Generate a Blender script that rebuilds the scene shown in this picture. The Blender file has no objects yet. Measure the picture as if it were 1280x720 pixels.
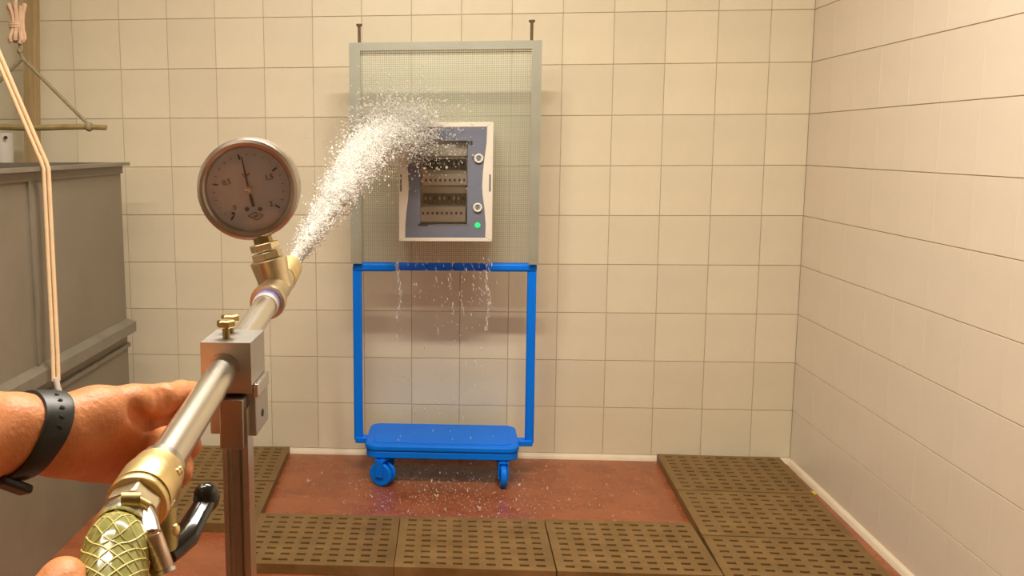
import bpy, math, random
import numpy as np
from mathutils import Vector, Matrix

random.seed(7)
rng = np.random.default_rng(11)
S = bpy.context.scene
COL = S.collection

# ------------------------------------------------------------------ camera
F, PX, PY, CH = 1150.0, 484.08, 336.12, 1.31          # focal length / principal point in pixels of 1280x720, height
R = np.array([[0.9971254058882493, 0.004406511728577886, 0.07564064771390892],
              [0.005757234535464007, 0.9910150253362734, -0.13362662088164762],
              [-0.0755498456828168, 0.13367797953339144, 0.9881408900582805]])
CAM = np.array([0, 0, CH])
def w2b(v): return Vector((v[0], v[2], -v[1]))
cd = bpy.data.cameras.new('camera')
cam = bpy.data.objects.new('camera', cd); COL.objects.link(cam)
cd.sensor_fit = 'HORIZONTAL'; cd.sensor_width = 36.0
cd.lens = 36.0 * F / 1280
cd.shift_x = (640 - PX) / 1280; cd.shift_y = (PY - 360) / 1280
cd.clip_start = 0.02
rt, dn, fw = w2b(R[0]), w2b(R[1]), w2b(R[2])
m = Matrix((rt, -dn, -fw)).transposed().to_4x4(); m.translation = Vector(CAM)
cam.matrix_world = m
S.camera = cam

# ------------------------------------------------------------------ world, light, exposure
wd = bpy.data.worlds.new('world'); S.world = wd; wd.use_nodes = True
wd.node_tree.nodes['Background'].inputs[0].default_value = (1.0, 0.9, 0.76, 1)
wd.node_tree.nodes['Background'].inputs[1].default_value = 0.25
S.view_settings.view_transform = 'Standard'
S.view_settings.look = 'None'
S.view_settings.gamma = 1
S.view_settings.use_curve_mapping = False
S.view_settings.exposure = 0.78
LAMP_POWER = 42.0
LAMP_COLOR = (1.0, 0.91, 0.775)
LAMP_POS = (-0.03, 1.80, 2.80)
LAMP_LEN = 1.2
LAMP2_POS = (-0.85, 0.78, 2.80)
LAMP2_POWER = 16.0

# ------------------------------------------------------------------ pixel helpers
def ray(x, y):
    d = R.T @ np.array([(x - PX) / F, (y - PY) / F, 1]); return np.array([d[0], d[2], -d[1]])
def at(x, y, Y): d = ray(x, y); return CAM + d * Y / d[1]
def fl(x, y, z=0.0): d = ray(x, y); return CAM + d * (z - CH) / d[2]
def V(*a): return np.array(a, float)
def nrm(v): v = np.asarray(v, float); return v / np.linalg.norm(v)

# ------------------------------------------------------------------ materials
MATS = {}
def M(name, col, rough=0.5, metal=0.0, var=0.0, vscale=8.0, col2=None, bump=0.0, bscale=60.0, spec=0.5,
      trans=0.0, alpha=1.0, sss=0.0, emit=None, estr=0.0, objvar=0.0, rvar=0.0, coat=0.0, stretch=None, aniso=0.0):
    if name in MATS: return MATS[name]
    mt = bpy.data.materials.new(name); mt.use_nodes = True
    nt = mt.node_tree; N = nt.nodes; L = nt.links
    b = N['Principled BSDF']
    c = (*col, 1)
    b.inputs['Base Color'].default_value = c
    b.inputs['Roughness'].default_value = rough
    b.inputs['Metallic'].default_value = metal
    b.inputs['Specular IOR Level'].default_value = spec
    b.inputs['Transmission Weight'].default_value = trans
    b.inputs['Alpha'].default_value = alpha
    b.inputs['Coat Weight'].default_value = coat
    b.inputs['Coat Roughness'].default_value = 0.08
    if sss:
        b.inputs['Subsurface Weight'].default_value = sss
        b.inputs['Subsurface Radius'].default_value = (1.0, 0.3, 0.12)
        b.inputs['Subsurface Scale'].default_value = 0.008
    if emit:
        b.inputs['Emission Color'].default_value = (*emit, 1); b.inputs['Emission Strength'].default_value = estr
    tc = N.new('ShaderNodeTexCoord')
    src = tc.outputs['Object']
    if stretch:
        mp = N.new('ShaderNodeMapping'); mp.inputs['Scale'].default_value = stretch
        L.new(src, mp.inputs['Vector']); src = mp.outputs['Vector']
    out = None
    if var or col2:
        n = N.new('ShaderNodeTexNoise'); n.inputs['Scale'].default_value = vscale; n.inputs['Detail'].default_value = 6
        n.inputs['Roughness'].default_value = 0.6
        L.new(src, n.inputs['Vector'])
        r = N.new('ShaderNodeValToRGB')
        r.color_ramp.elements[0].position = 0.32; r.color_ramp.elements[1].position = 0.68
        if col2: r.color_ramp.elements[0].color = c; r.color_ramp.elements[1].color = (*col2, 1)
        else:
            r.color_ramp.elements[0].color = tuple(max(0, x * (1 - var)) for x in col) + (1,)
            r.color_ramp.elements[1].color = tuple(min(1, x * (1 + var)) for x in col) + (1,)
        L.new(n.outputs['Fac'], r.inputs['Fac']); out = r.outputs['Color']
        if rvar:
            mr = N.new('ShaderNodeMapRange'); mr.inputs['To Min'].default_value = max(0.02, rough - rvar); mr.inputs['To Max'].default_value = min(1, rough + rvar)
            mr.inputs['From Min'].default_value = 0.3; mr.inputs['From Max'].default_value = 0.7
            L.new(n.outputs['Fac'], mr.inputs['Value']); L.new(mr.outputs['Result'], b.inputs['Roughness'])
    if objvar:
        oi = N.new('ShaderNodeObjectInfo')
        hs = N.new('ShaderNodeHueSaturation')
        mr = N.new('ShaderNodeMapRange'); mr.inputs['To Min'].default_value = 1 - objvar; mr.inputs['To Max'].default_value = 1 + objvar
        L.new(oi.outputs['Random'], mr.inputs['Value']); L.new(mr.outputs['Result'], hs.inputs['Value'])
        if out: L.new(out, hs.inputs['Color'])
        else: hs.inputs['Color'].default_value = c
        out = hs.outputs['Color']
    if out: L.new(out, b.inputs['Base Color'])
    if bump:
        n2 = N.new('ShaderNodeTexNoise'); n2.inputs['Scale'].default_value = bscale; n2.inputs['Detail'].default_value = 4
        L.new(src, n2.inputs['Vector'])
        bp = N.new('ShaderNodeBump'); bp.inputs['Strength'].default_value = bump; bp.inputs['Distance'].default_value = 0.002
        L.new(n2.outputs['Fac'], bp.inputs['Height']); L.new(bp.outputs['Normal'], b.inputs['Normal'])
    MATS[name] = mt
    return mt

M('tile_back', (0.78, 0.705, 0.53), 0.32, var=0.05, vscale=3.0, objvar=0.035, bump=0.05, bscale=9)
M('tile_right', (0.77, 0.68, 0.555), 0.30, var=0.04, vscale=3.0, objvar=0.008, bump=0.05, bscale=9)
M('grout', (0.54, 0.46, 0.31), 0.85, var=0.15, vscale=14)
M('paint', (0.72, 0.65, 0.50), 0.8, var=0.04)
M('floor', (0.26, 0.066, 0.020), 0.28, col2=(0.38, 0.120, 0.048), vscale=7, bump=0.35, bscale=90, rvar=0.14)
M('baseboard', (0.80, 0.69, 0.52), 0.4, var=0.05)
M('mat_brown', (0.138, 0.073, 0.016), 0.5, col2=(0.235, 0.137, 0.046), vscale=9, bump=0.3, bscale=120, objvar=0.08, rvar=0.15)
M('tank', (0.185, 0.158, 0.112), 0.42, col2=(0.245, 0.212, 0.158), vscale=4, metal=0.0, bump=0.05, rvar=0.1)
M('tank_rim', (0.17, 0.148, 0.11), 0.4, col2=(0.24, 0.21, 0.165), vscale=9)
M('wood', (0.33, 0.23, 0.10), 0.7, col2=(0.44, 0.31, 0.155), vscale=12, stretch=(6, 6, .5), bump=.2)
M('stick', (0.22, 0.155, 0.055), 0.75, col2=(0.34, 0.255, 0.10), vscale=20, bump=.3)
M('rope_grey', (0.27, 0.225, 0.13), 0.9, var=.25, vscale=150)
M('rope_pink', (0.74, 0.52, 0.36), 0.9, col2=(0.62, 0.40, 0.25), vscale=60, bump=.4, bscale=300)
M('clear_tube', (0.86, 0.62, 0.38), 0.18, var=.06, vscale=20, coat=.5, sss=.2)
M('white_plastic', (0.72, 0.68, 0.60), 0.35, var=.05, vscale=14)
M('grey_plastic', (0.42, 0.43, 0.36), 0.4, var=.05, vscale=9)
M('blue', (0.0, 0.20, 1.0), 0.45, var=.06, vscale=6, spec=.2)
M('blue_dark', (0.0, 0.13, 0.85), 0.5, var=.12, vscale=9, spec=.3)
M('perf', (0.47, 0.50, 0.40), 0.45, metal=.35, var=.06, vscale=5)
M('perf_edge', (0.41, 0.42, 0.345), 0.42, metal=.35, var=.08, vscale=7)
M('bolt_dark', (0.15, 0.11, 0.06), 0.5, metal=.7, var=.2, vscale=60)
M('enc_white', (0.78, 0.73, 0.62), 0.38, var=.03, vscale=9)
M('enc_grey', (0.175, 0.195, 0.255), 0.42, var=.08, vscale=9)
M('enc_board', (0.68, 0.64, 0.52), 0.5, var=.05)
M('enc_strip', (0.88, 0.85, 0.74), 0.5, var=.05)
M('enc_dark', (0.085, 0.08, 0.07), 0.5, col2=(0.20, 0.18, 0.14), vscale=90)
M('enc_brown', (0.19, 0.155, 0.085), 0.5, col2=(0.30, 0.25, 0.15), vscale=70)
M('mark_dark', (0.05, 0.045, 0.035), 0.6)
M('mark_grey', (0.16, 0.16, 0.15), 0.6)
M('green_light', (0.02, 0.45, 0.12), 0.4, emit=(0.05, 0.9, 0.3), estr=0.35)
M('steel_pipe', (0.88, 0.85, 0.76), 0.27, metal=1.0, var=.05, vscale=120, stretch=(1, .05, 1))
M('steel', (0.66, 0.64, 0.60), 0.26, metal=1.0, var=.08, vscale=40)
M('steel_dark', (0.42, 0.40, 0.37), 0.34, metal=1.0, var=.08, vscale=40)
M('alu_block', (0.50, 0.49, 0.47), 0.36, metal=.85, var=.05, vscale=50)
M('brass', (0.88, 0.71, 0.37), 0.38, metal=1.0, col2=(0.80, 0.62, 0.29), vscale=45, bump=.08, bscale=200)
M('brass_pale', (0.76, 0.66, 0.44), 0.33, metal=1.0, var=.08, vscale=60)
M('brass_dark', (0.40, 0.31, 0.13), 0.38, metal=1.0, var=.15, vscale=80)
M('ptfe', (0.80, 0.78, 0.74), 0.45, var=.04, vscale=90)
M('ptfe_blue', (0.20, 0.20, 0.62), 0.4, col2=(0.42, 0.40, 0.72), vscale=130)
M('rubber_black', (0.014, 0.013, 0.012), 0.45, var=.1)
M('gauge_case', (0.60, 0.545, 0.49), 0.30, metal=1.0, var=.05, vscale=30)
M('gauge_dial', (0.58, 0.62, 0.74), 0.5, var=.02)
M('black_gloss', (0.012, 0.011, 0.010), 0.16, spec=.6, var=.2, vscale=40)
M('hose', (0.27, 0.27, 0.06), 0.16, col2=(0.42, 0.41, 0.15), vscale=60, sss=.15, coat=.6)
M('braid', (0.74, 0.67, 0.24), 0.4, var=.06, vscale=90)
M('hose_old', (0.20, 0.10, 0.035), 0.4, var=.15, vscale=20)
M('steel_orange_reflect', (0.62, 0.47, 0.36), 0.24, metal=1.0, var=.08, vscale=60)  # steel of the clamp trunnion, its orange reflection put into the base colour
M('strap', (0.014, 0.0165, 0.0145), 0.42, var=.12, vscale=60, spec=.45)
M('strap_hole', (0.004, 0.004, 0.004), 0.8)
M('skin', (0.60, 0.225, 0.080), 0.46, col2=(0.72, 0.295, 0.115), vscale=45, bump=.35, bscale=260, sss=.12, spec=.35)
M('nail', (0.74, 0.42, 0.30), 0.25, coat=.3)
M('hair', (0.62, 0.42, 0.22), 0.5)
M('yellow', (0.75, 0.55, 0.06), 0.5)
M('lamp_body', (0.75, 0.75, 0.72), 0.4)
M('lamp_tube', (0.9, 0.85, 0.75), 0.4, emit=LAMP_COLOR, estr=6.0)

def water_mat():
    mt = bpy.data.materials.new('water_spray'); mt.use_nodes = True
    nt = mt.node_tree; N = nt.nodes; L = nt.links
    for n in list(N): N.remove(n)
    o = N.new('ShaderNodeOutputMaterial')
    a = N.new('ShaderNodeBsdfDiffuse'); a.inputs[0].default_value = (0.99, 0.98, 0.95, 1)
    t = N.new('ShaderNodeBsdfTranslucent'); t.inputs[0].default_value = (0.99, 0.98, 0.95, 1)
    g = N.new('ShaderNodeBsdfGlossy'); g.inputs['Roughness'].default_value = .12
    x = N.new('ShaderNodeMixShader'); x.inputs[0].default_value = .62
    y = N.new('ShaderNodeMixShader'); y.inputs[0].default_value = .10
    L.new(a.outputs[0], x.inputs[1]); L.new(t.outputs[0], x.inputs[2])
    L.new(x.outputs[0], y.inputs[1]); L.new(g.outputs[0], y.inputs[2]); L.new(y.outputs[0], o.inputs[0])
    MATS['water'] = mt
    mt = bpy.data.materials.new('water_clear'); mt.use_nodes = True
    nt = mt.node_tree; N = nt.nodes; L = nt.links
    for n in list(N): N.remove(n)
    o = N.new('ShaderNodeOutputMaterial')
    a = N.new('ShaderNodeBsdfTransparent'); a.inputs[0].default_value = (0.97, 0.97, 0.97, 1)
    d = N.new('ShaderNodeBsdfDiffuse'); d.inputs[0].default_value = (0.95, 0.92, 0.87, 1)
    x = N.new('ShaderNodeMixShader'); x.inputs[0].default_value = .5
    L.new(a.outputs[0], x.inputs[1]); L.new(d.outputs[0], x.inputs[2]); L.new(x.outputs[0], o.inputs[0])
    MATS['water_clear'] = mt
    mt = bpy.data.materials.new('pane'); mt.use_nodes = True
    nt = mt.node_tree; N = nt.nodes; L = nt.links
    for n in list(N): N.remove(n)
    o = N.new('ShaderNodeOutputMaterial')
    a = N.new('ShaderNodeBsdfTransparent'); a.inputs[0].default_value = (0.985, 0.985, 0.98, 1)
    g = N.new('ShaderNodeBsdfGlossy'); g.inputs['Roughness'].default_value = .05
    fr = N.new('ShaderNodeFresnel'); fr.inputs[0].default_value = 1.45
    x = N.new('ShaderNodeMixShader')
    L.new(fr.outputs[0], x.inputs[0]); L.new(a.outputs[0], x.inputs[1]); L.new(g.outputs[0], x.inputs[2]); L.new(x.outputs[0], o.inputs[0])
    MATS['pane'] = mt
water_mat()

# ------------------------------------------------------------------ mesh helpers
def frame(w, up=(0, 0, 1)):
    w = nrm(w); up = np.asarray(up, float)
    if abs(w @ nrm(up)) > .98: up = V(0, 1, 0)
    u = nrm(np.cross(w, up)); v = np.cross(u, w)
    return u, v, w
class MB:
    def __init__(s): s.v = []; s.f = []
    def add(s, vs, fs):
        o = len(s.v); s.v += [tuple(map(float, p)) for p in vs]; s.f += [tuple(i + o for i in q) for q in fs]; return s
    def box(s, lo, hi):
        (a, b, c), (d, e, f) = lo, hi
        return s.add([(a,b,c),(d,b,c),(d,e,c),(a,e,c),(a,b,f),(d,b,f),(d,e,f),(a,e,f)],
                     [(0,3,2,1),(4,5,6,7),(0,1,5,4),(1,2,6,5),(2,3,7,6),(3,0,4,7)])
    def obox(s, c, ax, h):                       # oriented box: centre, three unit axes, half sizes
        c = np.asarray(c, float); P = []
        for k in (-1, 1):
            for i, j in ((-1,-1),(1,-1),(1,1),(-1,1)):
                P.append(c + ax[0]*h[0]*i + ax[1]*h[1]*j + ax[2]*h[2]*k)
        return s.add(P, [(0,3,2,1),(4,5,6,7),(0,1,5,4),(1,2,6,5),(2,3,7,6),(3,0,4,7)])
    def lathe(s, p0, w, prof, n=24, up=(0,0,1), caps=True, rot=0):   # prof: list of (s along w, radius)
        u, v, w = frame(w, up); p0 = np.asarray(p0, float); P = []; Q = []
        for (t, r) in prof:
            for k in range(n):
                a = rot + 2*math.pi*k/n; P.append(p0 + w*t + (u*math.cos(a) + v*math.sin(a))*r)
        for i in range(len(prof)-1):
            for k in range(n):
                a, b = i*n+k, i*n+(k+1) % n; Q.append((a, b, b+n, a+n))
        if caps: Q.append(tuple(range(n))[::-1]); Q.append(tuple(range((len(prof)-1)*n, len(prof)*n)))
        return s.add(P, Q)
    def cyl(s, a, b, r, r2=None, n=20, rot=0):
        a, b = np.asarray(a, float), np.asarray(b, float); L = np.linalg.norm(b-a)
        return s.lathe(a, b-a, [(0, r), (L, r if r2 is None else r2)], n, rot=rot)
    def sweep(s, pts, rad, n=10, close=False, sy=1.0, up=(0,0,1)):   # tube along a polyline
        pts = [np.asarray(p, float) for p in pts]; m_ = len(pts)
        rad = [rad]*m_ if np.isscalar(rad) else rad
        P = []; Q = []
        prev = None
        for i in range(m_):
            if close: t = pts[(i+1) % m_] - pts[i-1]
            else: t = pts[min(i+1, m_-1)] - pts[max(i-1, 0)]
            t = nrm(t)
            if prev is None: u, v, _ = frame(t, up)
            else:
                u = prev - t*(prev@t); u = nrm(u); v = np.cross(u, t)
            prev = u
            for k in range(n):
                a = 2*math.pi*k/n; P.append(pts[i] + (u*math.cos(a) + v*math.sin(a)*sy)*rad[i])
        for i in range(m_ if close else m_-1):
            for k in range(n):
                a, b = i*n+k, i*n+(k+1) % n; j = ((i+1) % m_)*n
                Q.append((a, b, j+(k+1) % n, j+k))
        if not close: Q.append(tuple(range(n))[::-1]); Q.append(tuple(range((m_-1)*n, m_*n)))
        return s.add(P, Q)
    def prism(s, poly, o, ax, ay, az, z0, z1):   # polygon in (ax, ay) plane extruded along az
        o = np.asarray(o, float); n = len(poly)
        P = [o+ax*x+ay*y+az*z0 for x, y in poly] + [o+ax*x+ay*y+az*z1 for x, y in poly]
        Q = [tuple(range(n))[::-1], tuple(range(n, 2*n))] + [(i, (i+1) % n, n+(i+1) % n, n+i) for i in range(n)]
        return s.add(P, Q)
    def ball(s, c, r, sx=(1,1,1), n=12, axes=None):
        c = np.asarray(c, float); A = axes or (V(1,0,0), V(0,1,0), V(0,0,1)); P = []; Q = []
        mrow = n//2
        for i in range(1, mrow):
            th = math.pi*i/mrow
            for k in range(n):
                ph = 2*math.pi*k/n
                l = (math.sin(th)*math.cos(ph)*sx[0], math.sin(th)*math.sin(ph)*sx[1], math.cos(th)*sx[2])
                P.append(c + (A[0]*l[0]+A[1]*l[1]+A[2]*l[2])*r)
        for i in range(mrow-2):
            for k in range(n):
                a, b = i*n+k, i*n+(k+1) % n; Q.append((a, a+n, b+n, b))
        t = len(P); P.append(c + A[2]*sx[2]*r); P.append(c - A[2]*sx[2]*r)
        for k in range(n): Q.append((t, k, (k+1) % n)); Q.append((t+1, (mrow-2)*n+(k+1) % n, (mrow-2)*n+k))
        return s.add(P, Q)
    def mesh(s, name, off=(0,0,0)):
        me = bpy.data.meshes.new(name)
        off = np.asarray(off, float)
        me.from_pydata([tuple(np.asarray(p)-off) for p in s.v], [], s.f); me.update(); return me
    def build(s, name, mat, parent=None, bev=0, smooth=True, seg=2, ang=35, sub=0):
        off = V(0,0,0)
        q = parent
        while q is not None: off = off + np.array(q.location); q = q.parent
        o = bpy.data.objects.new(name, fix(s.mesh(name, off))); COL.objects.link(o)
        o.data.materials.append(MATS[mat]); o.parent = parent
        finish(o, bev, smooth, seg, ang, sub)
        return o
def fix(me):
    import bmesh
    bm = bmesh.new(); bm.from_mesh(me); bmesh.ops.recalc_face_normals(bm, faces=bm.faces); bm.to_mesh(me); bm.free(); return me
def finish(o, bev=0, smooth=True, seg=2, ang=35, sub=0):
    me = o.data
    if bev:
        md = o.modifiers.new('bevel', 'BEVEL'); md.width = bev; md.segments = seg; md.limit_method = 'ANGLE'; md.angle_limit = math.radians(40)
    if sub:
        md = o.modifiers.new('sub', 'SUBSURF'); md.levels = sub; md.render_levels = sub
    if smooth:
        me.polygons.foreach_set('use_smooth', [True]*len(me.polygons))
        if not sub: me.set_sharp_from_angle(angle=math.radians(ang))
def tag(o, label=None, cat=None, group=None, kind=None):
    if label: o['label'] = label
    if cat: o['category'] = cat
    if group: o['group'] = group
    if kind: o['kind'] = kind
    return o
def thing(name, loc, label, cat, group=None):
    o = bpy.data.objects.new(name, None); COL.objects.link(o); o.location = Vector(loc); o.empty_display_size = .05
    return tag(o, label, cat, group)
def fastmesh(name, vs, tris):                    # many triangles, numpy arrays
    me = bpy.data.meshes.new(name)
    me.vertices.add(len(vs)); me.vertices.foreach_set('co', np.asarray(vs, np.float32).ravel())
    n = len(tris); k = tris.shape[1]
    me.loops.add(n*k); me.loops.foreach_set('vertex_index', np.asarray(tris, np.int32).ravel())
    me.polygons.add(n); me.polygons.foreach_set('loop_start', np.arange(0, n*k, k, dtype=np.int32))
    me.update(calc_edges=True); me.validate(); return me
def fastobj(name, vs, tris, mat, smooth=True):
    o = bpy.data.objects.new(name, fastmesh(name, vs, tris)); COL.objects.link(o); o.data.materials.append(MATS[mat])
    if smooth: o.data.polygons.foreach_set('use_smooth', np.ones(len(o.data.polygons), bool))
    return o

# ------------------------------------------------------------------ the room
WY, WX = 3.779, 1.379          # back wall plane, right wall plane
XL, YR, ZC = -2.65, -3.6, 2.92
GX, GZ, T = -1.1874, 1.8223, 0.2
def slab(name, lo, hi, mat): return tag(MB().box(lo, hi).build(name, mat, smooth=False), kind='structure')
floor = slab('floor', (XL, YR, -.1), (WX+.1, WY+.1, 0), 'floor')
slab('ceiling', (XL, YR, ZC), (WX+.1, WY+.1, ZC+.1), 'paint')
wall_back = slab('wall_back', (XL, WY, 0), (WX+.1, WY+.1, ZC), 'grout')
wall_right = slab('wall_right', (WX, YR, 0), (WX+.1, WY, ZC), 'grout')
slab('wall_left', (XL-.1, YR, 0), (XL, WY+.1, ZC), 'paint')
slab('wall_rear', (XL, YR-.1, 0), (WX+.1, YR, ZC), 'paint')

def tile_mesh(name, w, h, jw, jh, d, mat):       # in the XZ plane, front at -Y, origin at tile centre on the wall
    a, b = (w-jw)/2, (h-jh)/2; e = .0007
    vs = [(-a,0,-b),(a,0,-b),(a,0,b),(-a,0,b), (-a,-d+e,-b),(a,-d+e,-b),(a,-d+e,b),(-a,-d+e,b),
          (-a+e,-d,-b+e),(a-e,-d,-b+e),(a-e,-d,b-e),(-a+e,-d,b-e)]
    fs = []
    for k in (0, 4):
        for i in range(4): fs.append((k+i, k+(i+1) % 4, k+4+(i+1) % 4, k+4+i))
    fs.append((8, 9, 10, 11))
    me = bpy.data.meshes.new(name); me.from_pydata(vs, [], fs); me.update(); fix(me)
    me.materials.append(MATS[mat]); return me
TD = .0035
tm_full = tile_mesh('tile', T, T, .0023, .0023, TD, 'tile_back')
wlast = WX - TD - (GX + 12*T)
tm_cut = tile_mesh('tile_cut', wlast, T, .0023, .0023, TD, 'tile_back')
def put_tile(me, loc, rz, parent):
    o = bpy.data.objects.new('tile', me); COL.objects.link(o); o.parent = parent; o.location = loc
    o.rotation_euler = (random.gauss(0, .0009), 0, rz + random.gauss(0, .0009))
for r in range(-2, 9):
    zc = GZ - T*(r + .5)
    for c in range(-7, 13):
        if c == 12: put_tile(tm_cut, (GX + 12*T + wlast/2, WY, zc), 0, wall_back)
        else: put_tile(tm_full, (GX + T*(c+.5), WY, zc), 0, wall_back)
tm_r = tile_mesh('tile_right', T, T, .0004, .0026, TD, 'tile_right')
for r in range(-2, 9):
    for c in range(18):
        put_tile(tm_r, (WX, WY - TD - T*(c+.5), GZ - T*(r+.5)), math.radians(-90), wall_right)
# painted wall above the tiling
zt = GZ + 2*T
slab('trim_1', (XL, WY-.006, zt), (WX, WY, ZC), 'paint'); slab('trim_2', (WX-.006, YR, zt), (WX, WY-.006, ZC), 'paint')
b = MB().prism([(0,0),(-.02,0),(-.016,.010),(-.009,.020),(0,.0215)], V(XL, WY, 0), V(0,1,0), V(0,0,1), V(1,0,0), 0, WX-XL).build('baseboard_back', 'baseboard', ang=60); tag(b, kind='structure')
b = MB().prism([(0,0),(-.022,0),(-.017,.012),(-.010,.021),(0,.0215)], V(WX, YR, 0), V(1,0,0), V(0,0,1), V(0,1,0), 0, WY-.02-YR).build('baseboard_right', 'baseboard', ang=60); tag(b, kind='structure')

# ceiling lamp (above the picture)
def ceiling_lamp(pos, power, label):
    lp = thing('fluorescent_lamp', pos, label, 'lamp', 'fluorescent ceiling lamps')
    lx, ly, lz = pos
    MB().box((lx-LAMP_LEN/2-.04, ly-.09, lz+.035), (lx+LAMP_LEN/2+.04, ly+.09, ZC)).build('housing', 'lamp_body', lp, bev=.006)
    for dy in (-.04, .04):
        MB().cyl((lx-LAMP_LEN/2, ly+dy, lz+.015), (lx+LAMP_LEN/2, ly+dy, lz+.015), .013, n=14).build('tube', 'lamp_tube', lp)
    ld = bpy.data.lights.new('lamp_light', 'AREA'); ld.shape = 'RECTANGLE'; ld.size = LAMP_LEN; ld.size_y = .10
    ld.energy = power; ld.color = LAMP_COLOR
    lo_ = bpy.data.objects.new('lamp_light', ld); COL.objects.link(lo_); lo_.parent = lp; lo_.location = (0, 0, -.01)
ceiling_lamp(LAMP_POS, LAMP_POWER, 'long fluorescent ceiling lamp above the slotted mats and trolley')
ceiling_lamp(LAMP2_POS, LAMP2_POWER, 'long fluorescent ceiling lamp above the lance stand')

# ------------------------------------------------------------------ slotted floor mats
def mat_mesh(w, d, h=.032, nx=9, ny=9):
    bx, by = .016, .012
    px_, py_ = (w-2*bx)/nx, (d-2*by)/ny
    sx, sy = .029, .0135
    xs = [0.0]; ys = [0.0]
    for i in range(nx): c = bx + px_*(i+.5); xs += [c-sx/2, c+sx/2]
    for j in range(ny): c = by + py_*(j+.5); ys += [c-sy/2, c+sy/2]
    xs.append(w); ys.append(d)
    nxv, nyv = len(xs), len(ys)
    vs = [(x, -y, h) for y in ys for x in xs] + [(x, -y, 0.0 if x in (xs[0], xs[-1]) or y in (ys[0], ys[-1]) else h-.007) for y in ys for x in xs]
    off = nxv*nyv; fs = []
    I = lambda i, j: j*nxv+i
    for j in range(nyv-1):
        for i in range(nxv-1):
            q = (I(i,j), I(i,j+1), I(i+1,j+1), I(i+1,j))
            if i % 2 == 1 and j % 2 == 1:
                for a, b_ in zip(q, q[1:]+q[:1]): fs.append((a, b_, b_+off, a+off))
            else: fs.append(q)
    for i in range(nxv-1):
        fs.append((I(i,0), I(i+1,0), I(i+1,0)+off, I(i,0)+off)); fs.append((I(i+1,nyv-1), I(i,nyv-1), I(i,nyv-1)+off, I(i+1,nyv-1)+off))
    for j in range(nyv-1):
        fs.append((I(0,j+1), I(0,j), I(0,j)+off, I(0,j+1)+off)); fs.append((I(nxv-1,j), I(nxv-1,j+1), I(nxv-1,j+1)+off, I(nxv-1,j)+off))
    me = bpy.data.meshes.new('floor_mat'); me.from_pydata(vs, [], fs); me.update(); fix(me)
    me.materials.append(MATS['mat_brown']); return me
MW, MD = .490, .397
mm = mat_mesh(MW, MD)
mm2 = mat_mesh(MW, .388)
MATG = 'brown slotted floor mats'
def put_mat(x, y, rz, label, me=mm):
    o = bpy.data.objects.new('floor_mat', me); COL.objects.link(o); o.location = (x, y, .001); o.rotation_euler = (0, 0, math.radians(rz))
    tag(o, label, 'floor mat', MATG)
    return o
a = -1.6
ca, sa = math.cos(math.radians(a)), math.sin(math.radians(a))
x0, y0 = .832, 3.757
labs = ['brown slotted floor mat in the corner where the two tiled walls meet',
        'brown slotted floor mat along the side wall, second from the tiled corner',
        'brown slotted floor mat along the side wall, third from the tiled corner',
        'brown slotted floor mat along the side wall, fourth from the tiled corner']
for k in range(4):
    put_mat(x0 + sa*k*.404, y0 - ca*k*.404, a, labs[k])
put_mat(-.682, 3.038, .6, 'brown slotted floor mat in the row before the trolley, beside the lance stand', mm2)
put_mat(-.189, 3.044, .4, 'brown slotted floor mat in the row before the trolley, middle one', mm2)
put_mat(.305, 3.048, .4, 'brown slotted floor mat in the row before the trolley, touching the side-wall mats', mm2)
put_mat(-.708-MW, 3.735, 2.2, 'brown slotted floor mat between the grey tank and the trolley, against the tiled wall')
put_mat(-.693-MW, 3.325, 2.2, 'brown slotted floor mat beside the grey tank, behind the lance stand', )

# ------------------------------------------------------------------ grey tank
TX, TY0, TY1 = -1.29, 0.9, 3.46
TZ = 1.236
tk = thing('water_tank', (-1.85, 2.2, 0), 'large grey open-topped tank with flanged rim beside the tiled wall', 'tank')
TL = -2.45; th = .012
bm_ = MB()
bm_.box((TL, TY0, .0), (TX, TY0+th, TZ)); bm_.box((TL, TY1-th, .0), (TX, TY1, TZ))
bm_.box((TX-th, TY0+th, .0), (TX, TY1-th, TZ)); bm_.box((TL, TY0+th, .0), (TL+th, TY1-th, TZ)); bm_.box((TL+th, TY0+th, .10), (TX-th, TY1-th, .12))
bm_.build('shell', 'tank', tk, smooth=False)
o_ = .035
rm = MB()
rm.box((TX-th, TY0-o_, TZ), (TX+o_, TY1+.012, TZ+.012)); rm.box((TL-o_, TY0-o_, TZ), (TL+th, TY1+.012, TZ+.012))
rm.box((TL+th, TY0-o_, TZ), (TX-th, TY0+th, TZ+.012)); rm.box((TL+th, TY1-th, TZ), (TX-th, TY1+.012, TZ+.012))
rm.build('rim', 'tank_rim', tk, smooth=False)
MB().box((TX+.001, TY0-.02, TZ-.03), (TX+.008, TY1+.004, TZ)).build('rim_lip', 'tank', tk, smooth=False)
lg = MB().prism([(0,.0),(.036,-.012),(.036,-.05),(.030,-.05),(.028,-.018),(0,-.012)], V(TX, TY0, .64), V(1,0,0), V(0,0,1), V(0,1,0), 0, TY1-TY0+.004)
lg.build('ledge', 'tank_rim', tk, ang=20)
MB().box((TX, TY0, .53), (TX+.012, TY1, .545)).build('ledge_strip', 'tank_rim', tk, smooth=False)
for yy in (2.68, 1.9, 1.2):
    MB().box((TX, yy, .642), (TX+.007, yy+.014, TZ-.03)).build('seam', 'tank_rim', tk, smooth=False)

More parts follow.
